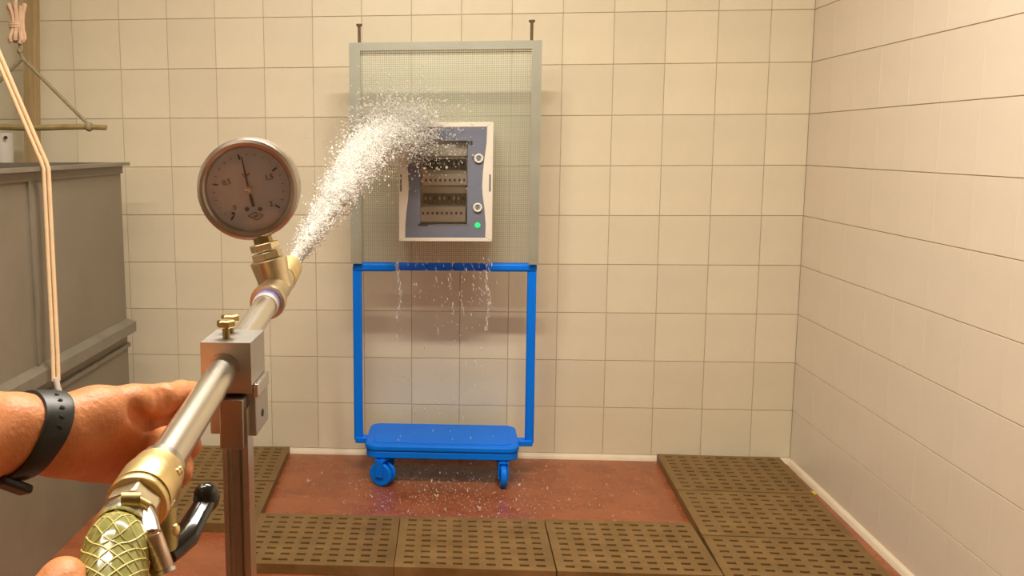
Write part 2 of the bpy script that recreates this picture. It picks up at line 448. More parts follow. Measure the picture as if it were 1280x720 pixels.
# wooden post behind the tank, stick hung from ropes, pipe, tube
p0, p1 = at(41, 198, 3.60), at(39, 0, 3.60)
dv = (p1-p0)/ (p1[2]-p0[2]); base = p0 - dv*p0[2]; top = p0 + dv*(ZC-p0[2])
wp = MB(); hw = .024
wp.add([base+V(-hw,-hw,0), base+V(hw,-hw,0), base+V(hw,hw,0), base+V(-hw,hw,0), top+V(-hw,-hw,0), top+V(hw,-hw,0), top+V(hw,hw,0), top+V(-hw,hw,0)],
       [(0,3,2,1),(4,5,6,7),(0,1,5,4),(1,2,6,5),(2,3,7,6),(3,0,4,7)])
tag(wp.build('wooden_post', 'wood', bev=.003), 'upright square wooden post behind the grey tank', 'post')

HY = 3.15
sk = thing('hanging_stick', at(40, 158, HY), 'thin brown stick hung level from ropes above the grey tank', 'stick')
e0, e1 = at(-75, 157, HY), at(133, 160, HY)
st = MB(); pts = [e0 + (e1-e0)*t + V(0,0,.003*math.sin(9*t)) for t in np.linspace(0, 1, 14)]
st.sweep(pts, [.0125 - .0035*t for t in np.linspace(0, 1, 14)], 9); st.build('stick', 'stick', sk)
kn = at(28, 73, HY); tr = at(112, 157, HY); tl_ = at(-56, 157, HY)
for q, lab in ((tr, 0), (tl_, 1)):
    rp = MB(); rp.sweep([kn + (q-kn)*t for t in np.linspace(0, 1, 8)], .0065, 8)
    rp.lathe(q + V(-.012,0,-.004), V(1,0,0), [(0,.013),(.006,.0165),(.014,.0165),(.02,.013)], 12)
    rp.build('sling_rope', 'rope_grey', sk)
bd = thing('rope_bundle', at(20, 40, HY), 'pale pink rope looped in a bundle, hanging above the stick', 'rope')
bt = MB()
ctr = [(22,9),(20,22),(22,36),(22,50)]
for k in range(9):
    ph = 2*math.pi*k/9
    amp = [.030, .014, .013, .026]
    pp = []
    for t in np.linspace(0, 1, 13):
        x_ = 20 + 2*math.sin(3*t); y_ = 6 + 46*t
        am = np.interp(t, [0, .25, .5, .72, .9, 1], [.032, .020, .017, .020, .030, .022])
        c = at(x_, y_, HY); pp.append(c + V(math.cos(ph)*am, math.sin(ph)*am*.7, .006*math.sin(ph*3)))
    bt.sweep(pp, .0075, 7)
bt.build('loops', 'rope_pink', bd)
tn = MB()
for t_, rr in ((30, .021), (33, .021), (27.5, .020)):
    c = at(20.5, t_, HY)
    tn.sweep([c + V(math.cos(a_)*rr, math.sin(a_)*rr*.8, .003*math.sin(a_)) for a_ in np.linspace(0, 2*math.pi, 17)[:-1]], .0055, 6, close=True)
tn.build('wrapping', 'rope_pink', bd)
tb = MB(); tb.sweep([at(24, 50, HY), at(26, 58, HY), at(25, 64, HY), at(28, 73, HY)], .007, 7); tb.ball(at(25, 64, HY), .011); tb.build('tail_knot', 'rope_grey', bd)
tu = MB(); u0 = at(20, 8, HY); tu.sweep([u0, u0 + V(0,0,.3), V(u0[0], u0[1], ZC)], .006, 7); tu.build('hanging_cord', 'rope_pink', bd)

pp_ = thing('plastic_pipe', at(-2, 196, 3.55), 'pale plastic standpipe with a dark hole behind the tank rim', 'pipe')
pa, pb = at(-3, 300, 3.62), at(-6, 0, 3.62)
MB().cyl(V(pa[0], 3.62, 0), V(pa[0], 3.62, ZC), .032, n=20).build('tube', 'grey_plastic', pp_)
ea, eb = at(2, 197, 3.59), at(2, 166, 3.59)
MB().cyl(ea + V(0,0,-.1), eb, .043, n=20).build('socket', 'white_plastic', pp_)
hc = at(7, 172, 3.545); MB().ball(hc, .009, (1,.4,.8)).build('hole', 'mark_dark', pp_)

# clear tube hung over the tank rim
rimx, = (TX + o_ + .0112,)
k0 = at(56, 207, 2.80); k0 = V(rimx, k0[1], 1.252)
def onx(x, y, X): d = ray(x, y); return CAM + d * X / d[0]
ct = thing('clear_tube', onx(70, 470, -1.22), 'pale clear plastic tube slung over the tank rim with a white end', 'tube')
bend = onx(56, 206, rimx)
up1 = at(2, 80, bend[1]-.06); dirn = up1 - bend
farp = bend + dirn*((ZC-bend[2])/dirn[2])
lower = [onx(59, 240, rimx), onx(62, 300, rimx), onx(66, 380, rimx+.006), onx(69, 440, rimx+.016), onx(70, 476, rimx+.022)]
path = [farp, bend + dirn*1.2, bend + dirn*.5, bend + dirn*.15, bend + dirn*.04 + V(.001,0,-.001), bend + V(.003,0,-.01)] + lower
# two runs side by side
tm_ = MB(); offv = V(.0, .0, 0)
for sgn in (-1, 1):
    tm_.sweep([p + V(.0058*sgn, .0045*sgn, 0) for p in path], .0062, 10)
tm_.build('tubing', 'clear_tube', ct)
MB().sweep([onx(69.5, 472, rimx+.022), onx(72, 484, rimx+.026), onx(79, 505, rimx+.036), onx(86, 530, rimx+.045)], [.0095, .0095, .0095, .0095], 12).build('end_piece', 'white_plastic', ct)

# ------------------------------------------------------------------ blue platform trolley
tr_ = thing('platform_trolley', (-.05, 3.54, 0), 'bright blue platform trolley with tall handle standing before the tiled wall', 'trolley')
def rrect(x0, x1, y0, y1, r, n=5):
    P = []
    for cx, cy, a0 in ((x1-r, y1-r, 0), (x0+r, y1-r, 90), (x0+r, y0+r, 180), (x1-r, y0+r, 270)):
        for i in range(n+1):
            a_ = math.radians(a0 + 90*i/n); P.append((cx+r*math.cos(a_), cy+r*math.sin(a_)))
    return P
DX0, DX1, DY0, DY1 = -.352, .242, 3.40, 3.69
MB().prism(rrect(DX0, DX1, DY0, DY1, .045), V(0,0,0), V(1,0,0), V(0,1,0), V(0,0,1), .140, .166).build('deck', 'blue', tr_, bev=.008, seg=3)
MB().prism(rrect(DX0+.004, DX1-.004, DY0+.004, DY1-.004, .042), V(0,0,0), V(1,0,0), V(0,1,0), V(0,0,1), .112, .1405).build('skirt', 'blue', tr_, bev=.004)
MB().prism(rrect(DX0+.03, DX1-.03, DY0+.03, DY1-.03, .03), V(0,0,0), V(1,0,0), V(0,1,0), V(0,0,1), .1655, .1685).build('deck_pad', 'blue', tr_, bev=.001)
HYP = 3.53
pl, pr = -.387, .287
zt_ = .858
for X in (pl, pr):
    MB().box((X-.017, HYP-.015, .145), (X+.017, HYP+.015, zt_-.012)).build('post', 'blue', tr_, bev=.006, seg=3)
for X, e in ((pl, DX0), (pr, DX1)):
    x0_, x1_ = min(X, e)-.012, max(X, e)+.012
    MB().box((x0_, HYP-.022, .136), (x1_, HYP+.022, .160)).build('bracket', 'blue', tr_, bev=.004)
tbm = MB().box((-.402, HYP-.02, zt_-.034), (-.235, HYP+.02, zt_)); tbm.build('top_rail', 'blue', tr_, bev=.010, seg=3)
MB().box((.105, HYP-.02, zt_-.032), (.305, HYP+.02, zt_)).build('top_rail', 'blue', tr_, bev=.010, seg=3)
for x0_, x1_ in ((-.2355, -.1165), (-.1165, -.0165), (-.0165, .1055)):
    MB().box((x0_, HYP-.018, zt_-.030), (x1_, HYP+.018, zt_-.001)).build('grip', 'blue_dark', tr_, bev=.009, seg=3)
def caster(x, y, rz, r=.047, w=.026, twin=False):
    c, s_ = math.cos(rz), math.sin(rz)
    ax = V(c, s_, 0); fwv = V(-s_, c, 0)
    ctr_ = V(x, y, r)
    wk = []
    for off in ((-.017, .017) if twin else (0,)):
        ww = w*.62 if twin else w
        wk.append(MB().lathe(ctr_ + ax*(off-ww/2), ax, [(0, r*.55), (0, r*.9), (ww*.25, r), (ww*.75, r), (ww, r*.9), (ww, r*.55)], 24))
    for q in wk:
        wh = q.build('wheel', 'blue', tr_)
    fk = MB()
    for sg in (-1, 1):
        fk.obox(ctr_ + ax*sg*((.030 if twin else .017)) + V(0,0,.022), (ax, fwv, V(0,0,1)), (.0025, .016, .032))
    fk.obox(ctr_ + V(0,0,.055), (ax, fwv, V(0,0,1)), ((.032 if twin else .019), .018, .0045))
    fk.cyl(ctr_ + V(0,0,.058), V(x, y, .1125), .017, n=14)
    fk.build('fork', 'blue', tr_, bev=.001)
caster(-.283, 3.425, math.radians(66), twin=True)
caster(.181, 3.425, math.radians(4), w=.024)
caster(-.286, 3.62, math.radians(20), twin=True)
caster(.181, 3.62, math.radians(-6), w=.024)

# ------------------------------------------------------------------ perforated panel
PYp = 3.515
px0, px1, pz0, pz1 = -.405, .305, .8575, 1.688
pn = thing('perforated_panel', (-.05, PYp, pz0), 'tall grey-green perforated metal sheet standing on the trolley handle', 'panel')
pit = .0082; hx = .0027
nx, nz = int((px1-px0-.006)/pit), int((pz1-pz0-.006)/pit)
gx0 = (px0+px1)/2 - nx*pit/2; gz0 = (pz0+pz1)/2 - nz*pit/2
xi = gx0 + pit*np.arange(nx+1); zi = gz0 + pit*np.arange(nz+1)
XX, ZZ = np.meshgrid(xi, zi, indexing='ij')
gv = np.stack([XX.ravel(), np.full(XX.size, 0.0), ZZ.ravel()], 1)
gi = np.arange((nx+1)*(nz+1)).reshape(nx+1, nz+1)
CX, CZ = np.meshgrid(xi[:-1]+pit/2, zi[:-1]+pit/2, indexing='ij'); CX = CX.ravel(); CZ = CZ.ravel()
hv = np.concatenate([np.stack([CX+dx*hx, np.zeros_like(CX), CZ+dz*hx], 1) for dx, dz in ((-1,-1),(1,-1),(1,1),(-1,1))])
nc = len(CX); b0 = len(gv)
g = [gi[:-1,:-1].ravel(), gi[1:,:-1].ravel(), gi[1:,1:].ravel(), gi[:-1,1:].ravel()]
h = [b0 + k*nc + np.arange(nc) for k in range(4)]
Q = np.concatenate([np.stack([g[k], g[(k+1)%4], h[(k+1)%4], h[k]], 1) for k in range(4)])
vsP = np.concatenate([gv, hv]); vsP[:,1] = PYp
so = fastobj('sheet', vsP - np.array(pn.location), Q, 'perf', smooth=False); so.parent = pn
fw_ = .040
MB().box((px0-.002, PYp-.022, pz0), (px0+.002, PYp-.001, pz1)).build('flange', 'perf_edge', pn, smooth=False)
MB().box((px0-.002, PYp-.024, pz0), (px0+fw_, PYp-.022, pz1)).build('flange', 'perf_edge', pn, smooth=False)
MB().box((px1-.002, PYp-.022, pz0), (px1+.002, PYp-.001, pz1)).build('flange', 'perf_edge', pn, smooth=False)
MB().box((px1-fw_+.006, PYp-.024, pz0), (px1+.002, PYp-.022, pz1)).build('flange', 'perf_edge', pn, smooth=False)
MB().box((px0+fw_, PYp-.024, pz1-.030), (px1-fw_+.006, PYp-.022, pz1)).build('flange', 'perf_edge', pn, smooth=False)
MB().box((px0+.002, PYp-.022, pz1-.002), (px1-.002, PYp-.001, pz1)).build('flange', 'perf_edge', pn, smooth=False)
for px_, y_t in ((449, 30), (665, 25)):
    q = at(px_, y_t, PYp-.012)
    MB().lathe(V(q[0], PYp-.012, pz1-.03), V(0,0,1), [(0,.0055),(q[2]-pz1+.022,.0055),(q[2]-pz1+.022,.011),(q[2]-pz1+.030,.011)], 12).build('bolt', 'bolt_dark', pn)

# ------------------------------------------------------------------ electrical enclosure
EY = 3.372
en_c = at(557, 228, EY); ex, ez = en_c[0], en_c[2]
en = thing('electrical_enclosure', (ex, PYp, ez), 'white wall box with grey windowed door, fixed on the perforated panel', 'enclosure')
K = .342/442
def E_(zx, zy): return ((zx-289)*K, -(zy-372)*K)
HWe, HHe = 221*K, 280*K
ox, oz = V(1,0,0), V(0,0,1); eo = V(ex, 0, ez)
MB().prism(rrect(-HWe, HWe, -HHe, HHe, .012, 3), eo, ox, oz, V(0,1,0), EY+.052, PYp+.0004).build('body', 'enc_white', en, bev=.006)
# white front frame: full rectangle with the wavy door let in
def door_poly(gr=0.0):
    Lx = [(98,115),(99,180),(104,250),(111,320),(115,390),(112,450),(104,510),(99,570),(98,634)]
    Rx = [(476,634),(478,570),(471,490),(462,430),(460,390),(463,320),(471,250),(479,190),(481,115)]
    P = [E_(x-gr, y) for x, y in Lx] + [E_(x+gr, y) for x, y in Rx]
    return P
DP = door_poly()
# frame as four strips around the door
def strip(poly, name='front_frame', y0_=EY, y1_=EY+.054, mt='enc_white', bev=.002):
    return MB().prism(poly, eo, ox, oz, V(0,1,0), y0_, y1_).build(name, mt, en, bev=bev)
Lp, Rp = DP[:9], DP[9:]
strip([(-HWe, HHe)] + Lp + [(-HWe, -HHe)]); strip(Rp + [(HWe, HHe), (HWe, -HHe)])
strip([(-HWe+.001, HHe-.0005), (HWe-.001, HHe-.0005), Rp[-1], Lp[0]]); strip([Lp[-1], Rp[0], (HWe-.001, -HHe+.0005), (-HWe+.001, -HHe+.0005)])
# grey door with a window opening: frame pieces
wx0, wz1 = E_(170, 178); wx1, wz0 = E_(392, 572)
door = bpy.data.objects.new('door', None); COL.objects.link(door); door.parent = en; door.location = (0, EY-PYp, 0)
yd0, yd1 = EY+.001, EY+.0095
def dpart(poly, name='door_panel'): return MB().prism(poly, eo, ox, oz, V(0,1,0), yd0, yd1).build(name, 'enc_grey', door, bev=.0)
lt = [p for p in Lp]; rtp = [p for p in Rp]
dpart([(wx0, wz1)] + [(wx0, wz0), (wx0, Lp[-1][1])] + Lp[::-1] + [(wx0, Lp[0][1])])
dpart([(wx1, Rp[0][1])] + Rp + [(wx1, Rp[-1][1])])
dpart([(wx0, wz1), (wx1, wz1), (wx1, Lp[0][1]), (wx0, Lp[0][1])]); dpart([(wx0, Lp[-1][1]), (wx1, Lp[-1][1]), (wx1, wz0), (wx0, wz0)])
for zx, zy in ((443, 260), (440, 490)):
    x_, z_ = E_(zx, zy); c = V(ex+x_, EY-.006, ez+z_)
    k_ = MB(); k_.sweep([c + V(math.cos(t)*.0135, 0, math.sin(t)*.0135) for t in np.linspace(0, 2*math.pi, 25)[:-1]], .0035, 8, close=True)
    k_.cyl(c+V(0,.007,0), c+V(0,.002,0), .012, n=18); k_.build('latch_ring', 'enc_white', door)
    MB().cyl(c+V(0,.002,0), c+V(0,-.001,0), .0075, n=16).build('latch_knob', 'enc_grey', door)
x_, z_ = E_(440, 575)
MB().lathe(V(ex+x_, EY+.002, ez+z_), V(0,-1,0), [(0,.011),(.003,.011),(.006,.008)], 18).build('green_light', 'green_light', door)
# inside: board, breaker rows, strips
def bx_(name, mt, zx0, zy0, zx1, zy1, y0_, y1_, bev=.001, par=en):
    a_, d_ = E_(zx0, zy0); e_, b_ = E_(zx1, zy1)
    return MB().box((ex+a_, y0_, ez+b_), (ex+e_, y1_, ez+d_)).build(name, mt, par, bev=bev)
MB().box((ex-HWe+.012, EY+.020, ez-HHe+.015), (ex+HWe-.012, EY+.028, ez+HHe-.015)).build('mounting_board', 'enc_board', en)
for z0_, z1_, mt in ((262, 312, 'enc_dark'), (424, 476, 'enc_brown')):
    for k in range(9):
        zx = 184 + k*22.3
        br = bx_('breaker', mt, zx, z0_, zx+20.5, z1_, EY+.0105, EY+.020)
        bx_('toggle', 'enc_board' if (k*7+z0_) % 3 else 'mark_dark', zx+6, z0_+16, zx+14, z0_+30, EY+.0075, EY+.0105, bev=0, par=br)
for z0_, z1_, x0_, x1_ in ((332, 386, 180, 391), (488, 560, 166, 384)):
    bx_('cover_strip', 'enc_strip', x0_, z0_, x1_, z1_, EY+.0065, EY+.020)
    for k in range(9):
        zx = x0_ + 12 + k*22.5
        bx_('terminal', 'mark_grey', zx, z0_+24, zx+9, z0_+36, EY+.0055, EY+.0065, bev=0)
bx_('label_bar', 'enc_strip', 180, 196, 390, 250, EY+.012, EY+.020)
bx_('window_pane', 'pane', 170, 178, 392, 572, EY+.002, EY+.004, bev=0, par=door)
bx_('dark_slot', 'mark_dark', 160, 567, 207, 577, EY-.0005, EY+.002, bev=0, par=door)
bx_('dark_slot', 'mark_grey', 232, 569, 400, 574, EY-.0005, EY+.002, bev=0, par=door)
for k, (zx, w_, z_) in enumerate(((338, 12, 184), (353, 14, 186), (371, 9, 183), (384, 15, 180), (402, 12, 178))):
    bx_('printed_mark', 'mark_dark', zx, z_, zx+w_, z_+20-(k % 2)*5, EY+.0002, EY+.002, bev=0, par=door)
for zx in (78, 497):
    bx_('side_slot', 'mark_grey', zx-4, 335, zx+4, 415, EY-.001, EY+.001, bev=0)

# ------------------------------------------------------------------ spray lance
LN, LT = at(362, 335, 1.0), at(478, 155, 3.36)
lw = nrm(LT-LN); lu, lv, _ = frame(lw)
def LP(s, a_=0, b_=0): return LN + lw*s + lu*a_ + lv*b_
la = thing('spray_lance', LP(-.3), 'steel water spray lance with pressure gauge and brass fittings', 'spray lance')
RP = .0107
MB().lathe(LP(-.512), lw, [(0, RP), (.375, RP)], 32).build('pipe', 'steel_pipe', la)
# front fitting (tee) and nozzle
MB().lathe(LP(-.165), lw, [(0, .0112), (.002, .0124), (.016, .0124), (.018, .0115)], 28).build('thread_tape', 'ptfe', la)
MB().lathe(LP(-.1585), lw, [(0, .0125), (.005, .0127), (.010, .0125)], 28).build('blue_tape', 'ptfe_blue', la)
MB().lathe(LP(-.150), lw, [(0, .0125), (0, .0165), (.004, .0172), (.010, .0172), (.013, .0152), (.030, .0142), (.085, .0142), (.092, .0138), (.092, .010)], 28).build('tee_fitting', 'brass_pale', la)
MB().lathe(LP(-.060), lw, [(0, .011), (0, .0125), (.004, .0125), (.004, .011)], 28).build('seal_ring', 'rubber_black', la)
nz_ = MB().lathe(LP(-.056), lw, [(0, .011), (0, .0140), (.004, .0146), (.044, .0140), (.060, .0134), (.066, .0120), (.066, .0068), (.030, .0065)], 28, caps=False)
nz_.build('nozzle', 'brass', la)
teeC = LP(-.095); gc = at(311.5, 236, teeC[1]); gv_ = nrm(gc-teeC); GL = np.linalg.norm(gc-teeC)
MB().lathe(teeC, gv_, [(0, .0165), (.012, .0165), (.026, .0185), (.030, .0185), (.031, .017)], 28).build('branch', 'brass_pale', la)
MB().lathe(teeC, gv_, [(.031, .010), (.0315, .0160), (.0385, .0160), (.039, .010)], 6).build('hex_nut', 'brass_pale', la, bev=.0008)
MB().lathe(teeC, gv_, [(.040, .009), (.0405, .0150), (.0475, .0150), (.048, .009)], 6, rot=.4).build('hex_nut', 'brass_pale', la, bev=.0008)
MB().lathe(teeC, gv_, [(.047, .0095), (GL-.0485, .0095)], 6, rot=.2).build('gauge_stem', 'brass_dark', la)
# gauge
gn = -lw; gz_ = nrm(gv_ - gn*(gv_@gn)); gxv = np.cross(gz_, gn)
GR = .0510; gf = gc + gn*.012            # centre of the front plane
pg = bpy.data.objects.new('pressure_gauge', None)
def lathe_g(prof, n=48): return MB().lathe(gf, -gn, prof, n, caps=False)
case = lathe_g([(.010, .0415), (.0035, .0418), (.0, .0440), (-.001, .0470), (.001, .0498), (.005, .0508), (.012, .0510), (.0125, .0495), (.034, .0490), (.038, .0470), (.040, .040), (.040, .0001)]).build('pressure_gauge', 'gauge_case', la)
dial = lathe_g([(.0085, .0001), (.0085, .0418)]).build('dial', 'gauge_dial', case)
KG = .0510/322
IX, IZ = V(1,0,0), V(0,0,1)
def D2(zx, zy, lift=.0078):                    # point on the dial from measured dial coordinates
    dx, dz = (zx-352)*KG, -(zy-350)*KG
    return gf - gn*lift + (IX - gn*(IX@gn))*dx + (IZ - gn*(IZ@gn))*dz
gc0 = D2(352, 350)
def bar(p, q, w_, name, lift=.0002, mt='mark_dark'):
    d_ = nrm(q-p); n_ = np.cross(d_, gn)
    MB().obox((p+q)/2 + gn*lift, (d_, n_, gn), (np.linalg.norm(q-p)/2, w_/2, .0003)).build(name, mt, case, smooth=False)
for k in range(41):
    if 0 < k < 40 and k % 2 and k not in (): continue
    an = math.radians(-135 + 270*k/40)
    dr = gz_*math.cos(an) + gxv*math.sin(an)
    maj = k % 10 == 0
    bar(gc0 + dr*(.0305 if maj else .0335), gc0 + dr*.0358, .0013 if maj else .0005, 'tick_mark', mt='mark_dark' if maj else 'mark_grey')
an = 0.0
dr = gz_
nd = MB()
nd_d = nrm(D2(320,145)-D2(383,455)); nd_n = np.cross(nd_d, gn)
tip, tail = D2(320,145,.005), D2(384,456,.005); cN = D2(357,352,.005)
nd.add([tip - nd_n*.0004, tip + nd_n*.0004, cN + nd_n*.0011, cN - nd_n*.0011], [(0,1,2,3)])
nd.add([cN - nd_n*.0013, cN + nd_n*.0013, tail + nd_n*.0016, tail - nd_n*.0016], [(0,1,2,3)])
ne = nd.build('needle', 'mark_dark', case, smooth=False)
md = ne.modifiers.new('thick', 'SOLIDIFY'); md.thickness = .0006
MB().lathe(cN, gn, [(0,.0035),(.0012,.0035),(.0018,.0025)], 18).build('needle_hub', 'steel', case)
for zx in (338, 421):
    MB().lathe(D2(zx, 476), gn, [(0,.0022),(.0006,.0022)], 14).build('dial_screw', 'mark_grey', case)
dm = [(345,520),(385,497),(440,515),(400,545)]
for i in range(4): bar(D2(*dm[i]), D2(*dm[(i+1) % 4]), .0007, 'emblem_line', mt='mark_grey')
bar(D2(380,524), D2(405,517), .0018, 'emblem_line', mt='mark_grey')
def text(body, c, size, nm):
    cu = bpy.data.curves.new(nm, 'FONT'); cu.body = body; cu.size = size; cu.align_x = 'CENTER'; cu.align_y = 'CENTER'; cu.extrude = .0001; cu.resolution_u = 2
    to = bpy.data.objects.new('tmp_text', cu); COL.objects.link(to)
    bpy.context.view_layer.update()
    me = bpy.data.meshes.new_from_object(to.evaluated_get(bpy.context.evaluated_depsgraph_get()))
    bpy.data.objects.remove(to)
    mw = Matrix((Vector(gxv), Vector(gz_), Vector(gn))).transposed().to_4x4(); off = np.array(la.location) + np.array(case.location)
    mw.translation = Vector(c + gn*.0003 - off)
    me.transform(mw)
    me.materials.clear(); me.materials.append(MATS['mark_dark'])
    o = bpy.data.objects.new(nm, me); COL.objects.link(o); o.parent = case
for body, zx, zy, sz in (('0,5', 218, 305, .0075), ('1,5', 485, 275, .0075), ('2', 492, 443, .0078), ('0', 261, 466, .0072), ('bar', 342, 256, .0062)):
    text(body, D2(zx, zy), sz, 'dial_number' if body != 'bar' else 'dial_lettering')
bar(D2(243, 497), D2(259, 508), .0022, 'tick_mark')
lathe_g([(.003, .0001), (.003, .0416)]).build('glass', 'pane', case)

# brass valve body at the rear of the pipe
MB().lathe(LP(-.5205), lw, [(0, .0125), (0, .0135), (.009, .0135), (.012, .0112)], 30).build('collar_ring', 'steel', la)
vb = MB().lathe(LP(-.551), lw, [(0, .0118), (0, .0160), (.002, .0166), (.0165, .0168), (.020, .0163), (.026, .0152), (.031, .0150), (.031, .0125)], 34)
vb.build('valve_body', 'brass', la)
MB().lathe(LP(-.5535), lw, [(0, .012), (0, .0152), (.0026, .0152)], 32).build('groove', 'brass_dark', la)
MB().lathe(LP(-.5585), lw, [(0, .0135), (0, .0158), (.001, .0165), (.004, .0165), (.005, .0158)], 34).build('valve_ring', 'brass', la)
MB().lathe(LP(-.5705), lw, [(0, .010), (0, .0138), (.001, .0146), (.012, .0146)], 6, rot=.35).build('hex_nut', 'brass_pale', la, bev=.001)
for zs, a_, b_ in ((-.525, .0135, .004), (-.532, .0142, .006)):
    MB().ball(LP(zs, a_, b_), .0026, n=10).build('boss', 'brass', la)
# black lever of the valve
s0 = at(207, 690, .452)
lv_ = [at(204, 694, .447), at(216, 683, .455), at(232, 670, .462), at(238, 660, .468), at(246, 645, .478), at(254, 632, .488), at(258, 622, .493)]
le = MB(); le.sweep(lv_, [.0085, .0092, .0086, .0074, .0068, .0066, .0060], 12, sy=.62); le.ball(lv_[-1], .0078, (1,1,1.15)); le.build('lever', 'black_gloss', la)
MB().cyl(LP(-.547, .010, -.008), at(206, 690, .449), .0075, n=16).build('valve_stem', 'brass_dark', la)
MB().ball(at(216, 663, .452), .0042, n=10).build('lever_nut', 'brass', la)

# ------------------------------------------------------------------ braided hose and clamp
hs = thing('braided_hose', at(140, 730, .385), 'clear yellowish braided water hose joined to the lance', 'hose')
hp = [LP(-.5703), LP(-.576), LP(-.5865, -.0002, -.001), at(146, 683, .405), at(142, 705, .396), at(139, 735, .384), at(137, 775, .370), at(140, 840, .350), at(160, 960, .330), at(220, 1200, .330)]
hr = [.0118, .0122, .0122, .0150, .0155, .0155, .015, .0148, .0148, .0148]
def spl(P, m_):                                   # smooth resample
    P = np.array(P, float); n = len(P); out = []
    for t in np.linspace(0, n-1, m_):
        i = min(int(t), n-2); u = t-i
        p0_, p1_, p2_, p3_ = P[max(i-1,0)], P[i], P[i+1], P[min(i+2,n-1)]
        out.append(.5*((2*p1_) + (-p0_+p2_)*u + (2*p0_-5*p1_+4*p2_-p3_)*u*u + (-p0_+3*p1_-3*p2_+p3_)*u**3))
    return np.array(out)
HP = spl(hp, 70); HR = spl([[r] for r in hr], 70)[:, 0]
# continue the hose down to the floor
tail_ = spl([HP[-1], HP[-1] + V(.01, -.02, -.15), V(HP[-1][0]-.05, HP[-1][1]-.12, .35), V(HP[-1][0]-.15, HP[-1][1]-.3, .017), V(HP[-1][0]-.3, HP[-1][1]-.9, .017)], 30)[1:]
MB().sweep(list(HP) + list(tail_), list(HR) + [.0148]*len(tail_), 24).build('hose_wall', 'hose', hs)
bdm = MB()
tv = nrm(HP[1]-HP[0]); pu = None; fr = []
for i in range(len(HP)):
    t_ = nrm(HP[min(i+1,69)]-HP[max(i-1,0)])
    if pu is None: pu, vv, _ = frame(t_)
    else: pu = nrm(pu - t_*(pu@t_)); vv = np.cross(pu, t_)
    fr.append((pu, vv))
arc = np.concatenate([[0], np.cumsum(np.linalg.norm(np.diff(HP, axis=0), axis=1))])
i0 = 10
for sg in (-1, 1):
    for k in range(12):
        P_ = []
        aa = np.linspace(arc[i0], arc[62], 110)
        for s_ in aa:
            j = np.searchsorted(arc, s_)-1; j = max(0, min(68, j)); f_ = (s_-arc[j])/(arc[j+1]-arc[j])
            c = HP[j]*(1-f_)+HP[j+1]*f_; r_ = HR[j]*(1-f_)+HR[j+1]*f_
            ph = 2*math.pi*k/12 + sg*s_*72
            P_.append(c + (fr[j][0]*math.cos(ph) + fr[j][1]*math.sin(ph))*(r_+.0001))
        bdm.sweep(P_, .00042, 4)
bo = bdm.build('braid', 'braid', hs)
# clamp band with bolt
cb = MB(); cb.lathe(LP(-.5855, 0, -.0008), lw, [(0, .0128), (0, .0146), (.0015, .0149), (.0075, .0147), (.0085, .0142), (.0085, .0128)], 32, caps=False); cb.build('clamp_band', 'steel', hs)
hA, hB = at(151, 626, .4205), at(175, 626, .4235)
hb = MB(); hb.cyl(hA, hB, .0044, n=14); hb.build('clamp_housing', 'brass_dark', hs)
MB().cyl(hB - V(.001,0,0), at(186, 633, .4245), .0026, n=12).build('clamp_bolt', 'brass', hs)
brg = MB(); brg.sweep([at(180, 636, .424), at(187, 650, .418), at(190, 664, .412)], .0042, 8, sy=.4); brg.build('clamp_strap', 'steel', hs)
MB().lathe(at(190, 669, .408), at(206, 713, .404)-at(190, 669, .408), [(0,.0035),(0,.0046),(.0006,.005),(.016,.005),(.017,.0046),(.017,.003)], 20).build('clamp_trunnion', 'steel_orange_reflect', hs)
MB().lathe(at(206, 713, .404), at(206, 713, .404)-at(190, 669, .408), [(-.0005,.0054),(.0012,.0054)], 20).build('trunnion_cap', 'steel', hs)
MB().sweep([at(193, 700, .405), at(191, 714, .402), at(196, 722, .40)], .002, 7).build('clamp_pin', 'brass_dark', hs)

# ------------------------------------------------------------------ stand with clamp block
sd = thing('lance_stand', (LP(-.33)[0], LP(-.33)[1], 0), 'steel post stand whose clamp block grips the lance pipe', 'stand')
by0, by1 = .655, .703
c0 = at(250, 428, by0); c1 = at(313, 428, by0); c2 = at(313, 492, by0)
bxL, bxR, bzT, bzB = c0[0], c1[0], c0[2], c2[2]
ctrb = LP((.655-LN[1])/lw[1]);
# block with a round hole: front/back faces made as a ring of quads around the hole
def block_hole(x0, x1, z0, z1, y0, y1, cx, cz, slope, r, n=32, xs=0.0):
    mb = MB(); P = []
    def sq(a_):
        dx, dz = math.cos(a_), math.sin(a_)
        t = min(((x1-cx) if dx > 0 else (x0-cx))/dx if abs(dx) > 1e-6 else 9, ((z1-cz) if dz > 0 else (z0-cz))/dz if abs(dz) > 1e-6 else 9)
        return cx+dx*t, cz+dz*t
    angs = sorted([2*math.pi*k/n for k in range(n)] + [math.atan2(z-cz, x-cx) % (2*math.pi) for x in (x0,x1) for z in (z0,z1)])
    n = len(angs)
    for yy, dzz in ((y0, 0), (y1, slope*(y1-y0))):
        P += [(cx+xs*(yy-y0)+r*math.cos(a_), yy, cz+dzz+r*math.sin(a_)) for a_ in angs]
        P += [(sq(a_)[0], yy, sq(a_)[1]) for a_ in angs]
    Q = []
    for k in range(n):
        j = (k+1) % n
        Q += [(k, j, n+j, n+k), (2*n+k, 3*n+k, 3*n+j, 2*n+j), (k, 2*n+k, 2*n+j, j), (n+k, n+j, 3*n+j, 3*n+k)]
    return mb.add(P, Q)
slope = lw[2]/lw[1]
block_hole(bxL, bxR, bzB, bzT, by0, by1, ctrb[0], ctrb[2], slope, .01072, xs=lw[0]/lw[1]).build('clamp_block', 'alu_block', sd, ang=30)
MB().lathe(LP((.6545-LN[1])/lw[1]), lw, [(0, .0108), (0, .0128), (.004, .0128)], 28, caps=False).build('bushing', 'steel_dark', sd)
